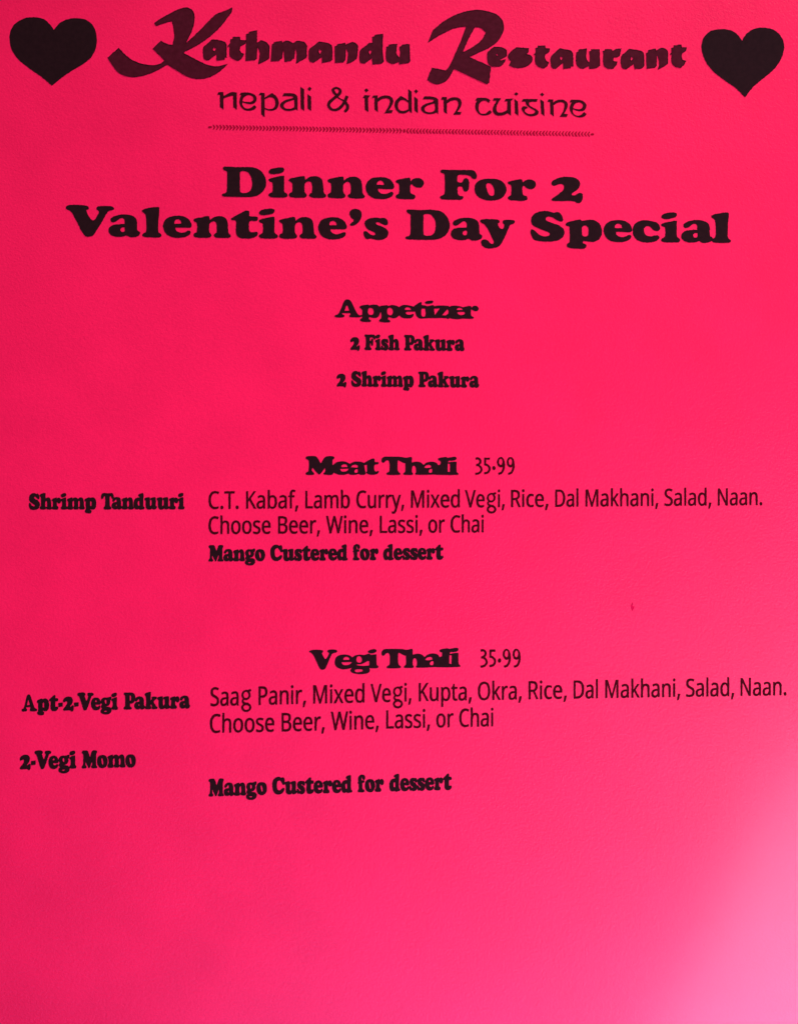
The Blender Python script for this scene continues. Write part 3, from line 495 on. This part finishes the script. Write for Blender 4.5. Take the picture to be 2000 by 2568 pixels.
# ------------------------------------------------------------------ section headings: tight, outlined heavy serif, letters run together
APPET = ("80,270 88,255 112,247 135,215 180,108 195,92 220,87 245,97 268,130 320,235 345,258! 372,255! 374,205 362,190 345,172 360,155 400,147 440,143 446,152! 490,143 535,148 560,163! 580,155 640,150 650,158! 690,148 740,155 765,170! 800,150 840,147 890,155 920,165! 940,148 985,120 1005,117 1008,147! 1040,152 1066,160! 1132,148 1140,160! 1180,153 1295,157 1300,168! 1330,155 1380,155 1420,162 1445,172! 1470,165 1530,158 1538,175! 1560,158 1590,157 1612,175 1615,195 1600,212 1575,215 1550,205 1535,195! 1532,240 1540,265 1562,278 1560,292 1530,297 1440,295! 1400,300 1340,298 1305,288! 1285,297 1265,289 1140,290 1060,290 990,293 958,275 943,245 938,220! 850,222! 838,232 860,250 890,250 918,243 922,262 900,285 850,292 800,285 768,262! 735,285 700,290 655,278! 650,300 670,312 674,328 640,335 570,330 552,318 560,302 575,290 577,250 572,222! 545,275 500,288 450,278! 448,298 468,310 466,326 420,330 370,326 350,312 358,295 372,285 372,272! 340,281 290,281 240,276 234,262 250,248 244,236! 165,236! 162,246 184,256 184,272 160,281 100,281"
 " | o 190,207! 207,160! 216,160! 234,207! | o 440,215 448,188 465,183 485,195 492,220 484,245 465,250 445,240 | o 645,215 650,190 668,182 690,195 697,220 688,248 665,252 648,240 | o 832,198! 838,182 860,178 882,185 890,198!"
 " | o 1010,190! 1040,190! 1045,230 1040,262 1020,268 1008,245 | o 1142,190! 1196,187! 1148,252! | o 1228,256! 1280,198! 1290,218 1286,240! 1262,256! | o 1385,200! 1392,188 1412,183 1432,190 1440,200! | o 1390,230! 1410,226 1460,226! 1462,240 1440,250 1410,248"
 " | 1040,122 1060,107 1100,100 1128,105 1130,120 1110,133 1070,138 1048,133")
MEAT = ("64,74 75,60 110,55 165,57 188,75 220,128! 258,70 285,57 335,56 358,66 356,82 342,95 340,150! 365,125 410,110 470,112 515,132! 560,112 620,112 660,125! 700,100 745,80 765,85 768,114! 805,118 806,135 775,142! 765,148 764,200 780,212 806,206 805,225 780,242 730,247 690,235 680,226! 670,243 630,248 600,238! 570,246 520,246 500,235! 460,246 410,247 370,235 352,225! 335,246 262,246 246,238 250,225 264,212 262,178! 212,241 196,241 135,175! 130,200 138,215 152,228 152,242 130,247 80,247 64,238 72,222 92,210 96,190 98,110 90,95 72,86"
 " | o 432,165! 438,150 460,142 480,150 486,165! | o 420,188! 500,185! 480,205 450,210 430,205 | o 530,168! 545,152 575,148 590,155 590,170! | o 565,215 575,195 590,192! 590,218 578,222 | o 664,150! 686,148! 684,212! 676,220!")
THALI = ("835,105 838,82 858,64 900,60 1040,64 1080,72 1140,64 1146,75! 1144,120! 1180,112 1220,115 1248,130 1262,145! 1290,122 1340,112 1390,122 1412,148! 1432,140! 1434,112 1412,97 1408,82 1440,70 1490,65 1508,72! 1530,68 1580,62 1597,72 1592,92 1560,103 1515,104! 1512,120! 1560,112 1598,112! 1600,215 1618,235 1610,247 1440,248 1350,244! 1290,247 1190,246 1174,238 1184,220 1180,170 1165,155 1150,165 1146,215 1156,232 1150,246 1065,246 1054,236 1066,222 1076,210 1076,130! 1055,125 1030,112 1005,100! 1000,120 1002,200 1012,218 1028,232 1022,246 900,247 884,238 892,224 912,212 916,190 914,120 900,100 880,105 860,124 840,120"
 " | o 1272,170! 1290,155 1325,150 1336,168! 1300,173 | o 1318,212 1330,192 1345,190! 1345,215 1330,222 | o 1510,135! 1527,138! 1526,216! 1510,212!")
VEGI = ("60,100 75,85 120,78 180,80 205,90 200,105 192,115 222,170 232,170 262,115 246,102 244,88 270,77 330,78 346,90 340,105 300,118 285,140 232,260 215,280 180,280 160,255 105,140 80,112"
 " | 320,205 330,160 365,135 420,127 470,135 498,155! 530,135 580,128 620,132 665,118 690,130! 745,124! 748,230 765,248 755,265 700,268 672,266! 678,290 660,315 610,327 540,325 495,312 478,292 485,272 495,262! 460,272 400,278 350,262 325,235"
 " | o 410,180! 418,162 440,155 462,165 466,180! | o 395,208! 490,205! 470,225 430,232 405,225 | o 545,175 555,152 575,150 590,170 590,195 570,208 550,198 | o 540,232! 600,225 650,200! 668,195! 668,235! 600,240 | o 528,290 550,282 595,282 600,292 570,302 540,302"
 " | 655,100 675,82 715,72 742,78 745,95 720,112 680,116")
def thin(cons):
    return [outset(c, -0.2 if area2(c) > 0 else -1.0) for c in cons]
printed('section_heading', [(rough(thin(traced(APPET, 820, 730, 4.2525)), 0.12), LIFT)], [M_BLACK])
printed('section_heading', [(rough(thin(traced(MEAT, 750, 1130, 4.05) + traced(THALI, 750, 1130, 4.05)), 0.12), LIFT)], [M_BLACK])
th = []
for c in traced(THALI, 0, 0, 1.0):
    x = 795 + (c[:, 0] - 835) * 1.024
    th.append(np.stack([760 + x / 4.05, 1610 + (266 - (x - 940) * 0.02 - (246.5 - c[:, 1]) * 1.06) / 4.05], 1))
printed('section_heading', [(rough(thin(traced(VEGI, 760, 1610, 4.05) + th), 0.12), LIFT)], [M_BLACK])

# ------------------------------------------------------------------ bold lines
def bold_line(name, words, base, cap, bold=0.0, kern=None):
    out = []
    for w, a, b in words: out += heavy_word(w, a, b, base, cap, kern=kern, bold=bold)
    return printed(name, [(rough(out, 0.2, 2.5), LIFT)], [M_BLACK])
KERN = {'Ve': -.25, 'Ta': -.22, '-V': -.1, 'Pa': -.1, 't-': .02, '-2': .05, '2-': .05}
bold_line('dish_line', [('2', 877.9, 902.3), ('Fish', 913.6, 1001.7), ('Pakura', 1012.8, 1164.2)], line_fn([(925, 877.2), (1160, 879.6)]), 37.7, 0.75, KERN)
bold_line('dish_line', [('2', 843.8, 868.5), ('Shrimp', 880.4, 1037.5), ('Pakura', 1048.3, 1200.7)], line_fn([(890, 968.8), (1170, 971.2)]), 37.7, 0.75, KERN)
bold_line('dish_line', [('Shrimp', 72.8, 242.2), ('Tanduuri', 253.8, 463)], line_fn([(80, 1277), (460, 1276.3)]), 39.4, 0.85, KERN)
bold_line('dessert_line', [('Mango', 523, 665.2), ('Custered', 677.8, 872.1), ('for', 884.3, 949), ('dessert', 960.5, 1111.3)], line_fn([(530, 1407.2), (715, 1405.9), (975, 1403.8), (1100, 1402.8)]), 39.4, 0.75, KERN)
bold_line('dish_line', [('Apt-2-Vegi', 54.5, 296.6), ('Pakura', 310.4, 477)], line_fn([(70, 1783.2), (210, 1780.4), (325, 1778.5), (470, 1775.8)]), 41, 0.85, KERN)
bold_line('dish_line', [('2-Vegi', 50, 192), ('Momo', 205.2, 341.4)], line_fn([(60, 1928.4), (185, 1926.3), (215, 1925.9), (330, 1923.4)]), 42.8, 0.85, KERN)
bold_line('dessert_line', [('Mango', 523, 669.7), ('Custered', 682.5, 883.4), ('for', 896.6, 962.4), ('dessert', 975.8, 1132.3)], line_fn([(530, 1996.5), (720, 1991.0), (880, 1986.8), (990, 1983.6), (1125, 1980.2)]), 42.6, 0.85, KERN)

# ------------------------------------------------------------------ thin description lines
def thin_line(name, words, base, cap):
    out = []
    for w, a, b in words: out += sans_word(w, a, b, base, cap)
    return printed(name, [(rough(out, 0.22, 2.5), LIFT)], [M_THIN])
thin_line('description_line', [("C.T.", 523, 598.8), ("Kabaf,", 616.9, 748.1), ("Lamb", 765.3, 877.4), ("Curry,", 893.4, 1013.6), ("Mixed", 1029.8, 1152.8), ("Vegi,", 1165.2, 1265.2),
          ("Rice,", 1280.4, 1374.5), ("Dal", 1391, 1449.8), ("Makhani,", 1466.9, 1649.8), ("Salad,", 1664.6, 1782.9), ("Naan.", 1798.2, 1910.4)],
          line_fn([(620, 1275.4), (950, 1273.6), (1420, 1270.6), (1860, 1266.8)]), lambda x: np.interp(x, [520, 1900], [43.4, 42.0]))
thin_line('description_line', [("Choose", 522.8, 679.2), ("Beer,", 697.1, 802.6), ("Wine,", 817, 934.6), ("Lassi,", 951.7, 1059.2), ("or", 1073.3, 1115.2), ("Chai", 1129.3, 1212.7)],
          line_fn([(560, 1338.8), (1210, 1334.9)]), lambda x: np.interp(x, [520, 1200], [43.4, 42.4]))
thin_line('description_line', [("Saag", 527.7, 631.7), ("Panir,", 648.1, 767.4), ("Mixed", 785, 914.1), ("Vegi,", 928.7, 1031.7), ("Kupta,", 1049.3, 1182.6), ("Okra,", 1197.5, 1307.5),
          ("Rice,", 1324.2, 1420.6), ("Dal", 1437, 1498.7), ("Makhani,", 1516.3, 1704.6), ("Salad,", 1718.8, 1839.9), ("Naan.", 1855.1, 1970.8)],
          line_fn([(540, 1770.2), (650, 1767.6), (800, 1764), (1060, 1758.2), (1335, 1753.4), (1450, 1751.6), (1870, 1744.9)]), lambda x: np.interp(x, [520, 1000, 1970], [46, 45.2, 44.4]))
thin_line('description_line', [("Choose", 526.3, 688.1), ("Beer,", 705.8, 814.4), ("Wine,", 829.2, 949.8), ("Lassi,", 967.7, 1078.2), ("or", 1093.3, 1137), ("Chai", 1150.9, 1236.7)],
          line_fn([(550, 1837.3), (720, 1834), (850, 1830.5), (985, 1826.6), (1235, 1821.2)]), lambda x: np.interp(x, [520, 1230], [46.2, 44.8]))

# ------------------------------------------------------------------ prices
def digits():
    W = 46
    out = [stroke([(356, 174, W), (405, 166, W), (448, 192, W), (460, 235, W), (435, 282, W), (385, 308, W)]),
           stroke([(368, 308, W), (425, 318, W), (468, 360, W), (482, 410, W), (460, 455, W), (415, 485, W), (352, 497, W)]),
           orient(np.array([(538, 150), (662, 150), (662, 196), (582, 196), (578, 280), (536, 312)], float), False),
           stroke([(540, 300, 40), (590, 302, W), (635, 335, W), (656, 385, W), (645, 430, W), (610, 468, W), (538, 484, W)]),
           ellipse(748, 372, 36, 44)]
    for d in (0, 206):
        out += [ellipse(893 + d, 247, 80, 112), ellipse(893 + d, 240, 36, 66, True),
                stroke([(950 + d, 230, 50), (960 + d, 300, W), (956 + d, 370, W), (932 + d, 440, W), (898 + d, 478, W), (842 + d, 496, W)])]
    return out
DG = digits()
for name, fn in (('price', lambda p: np.stack([1150 + p[:, 0] / 8.505, 1130 + p[:, 1] / 8.505], 1)),
                 ('price', lambda p: np.stack([1170 + (293 + (p[:, 0] - 355) * 1.025) / 8.505, 1610 + (153 + (p[:, 1] - 143) * 1.06) / 8.505], 1))):
    printed(name, [(rough([fn(p) for p in DG], 0.25, 2.5), LIFT)], [M_THIN])

# ------------------------------------------------------------------ a small scuff in the paper
printed('scuff_mark', [(rough(traced("782,680! 790,700 788,725 808,722! 800,750 785,775! 774,755 770,720", 1400, 1350, 4.2525), 0.2), LIFT)], [M_SCUFF])
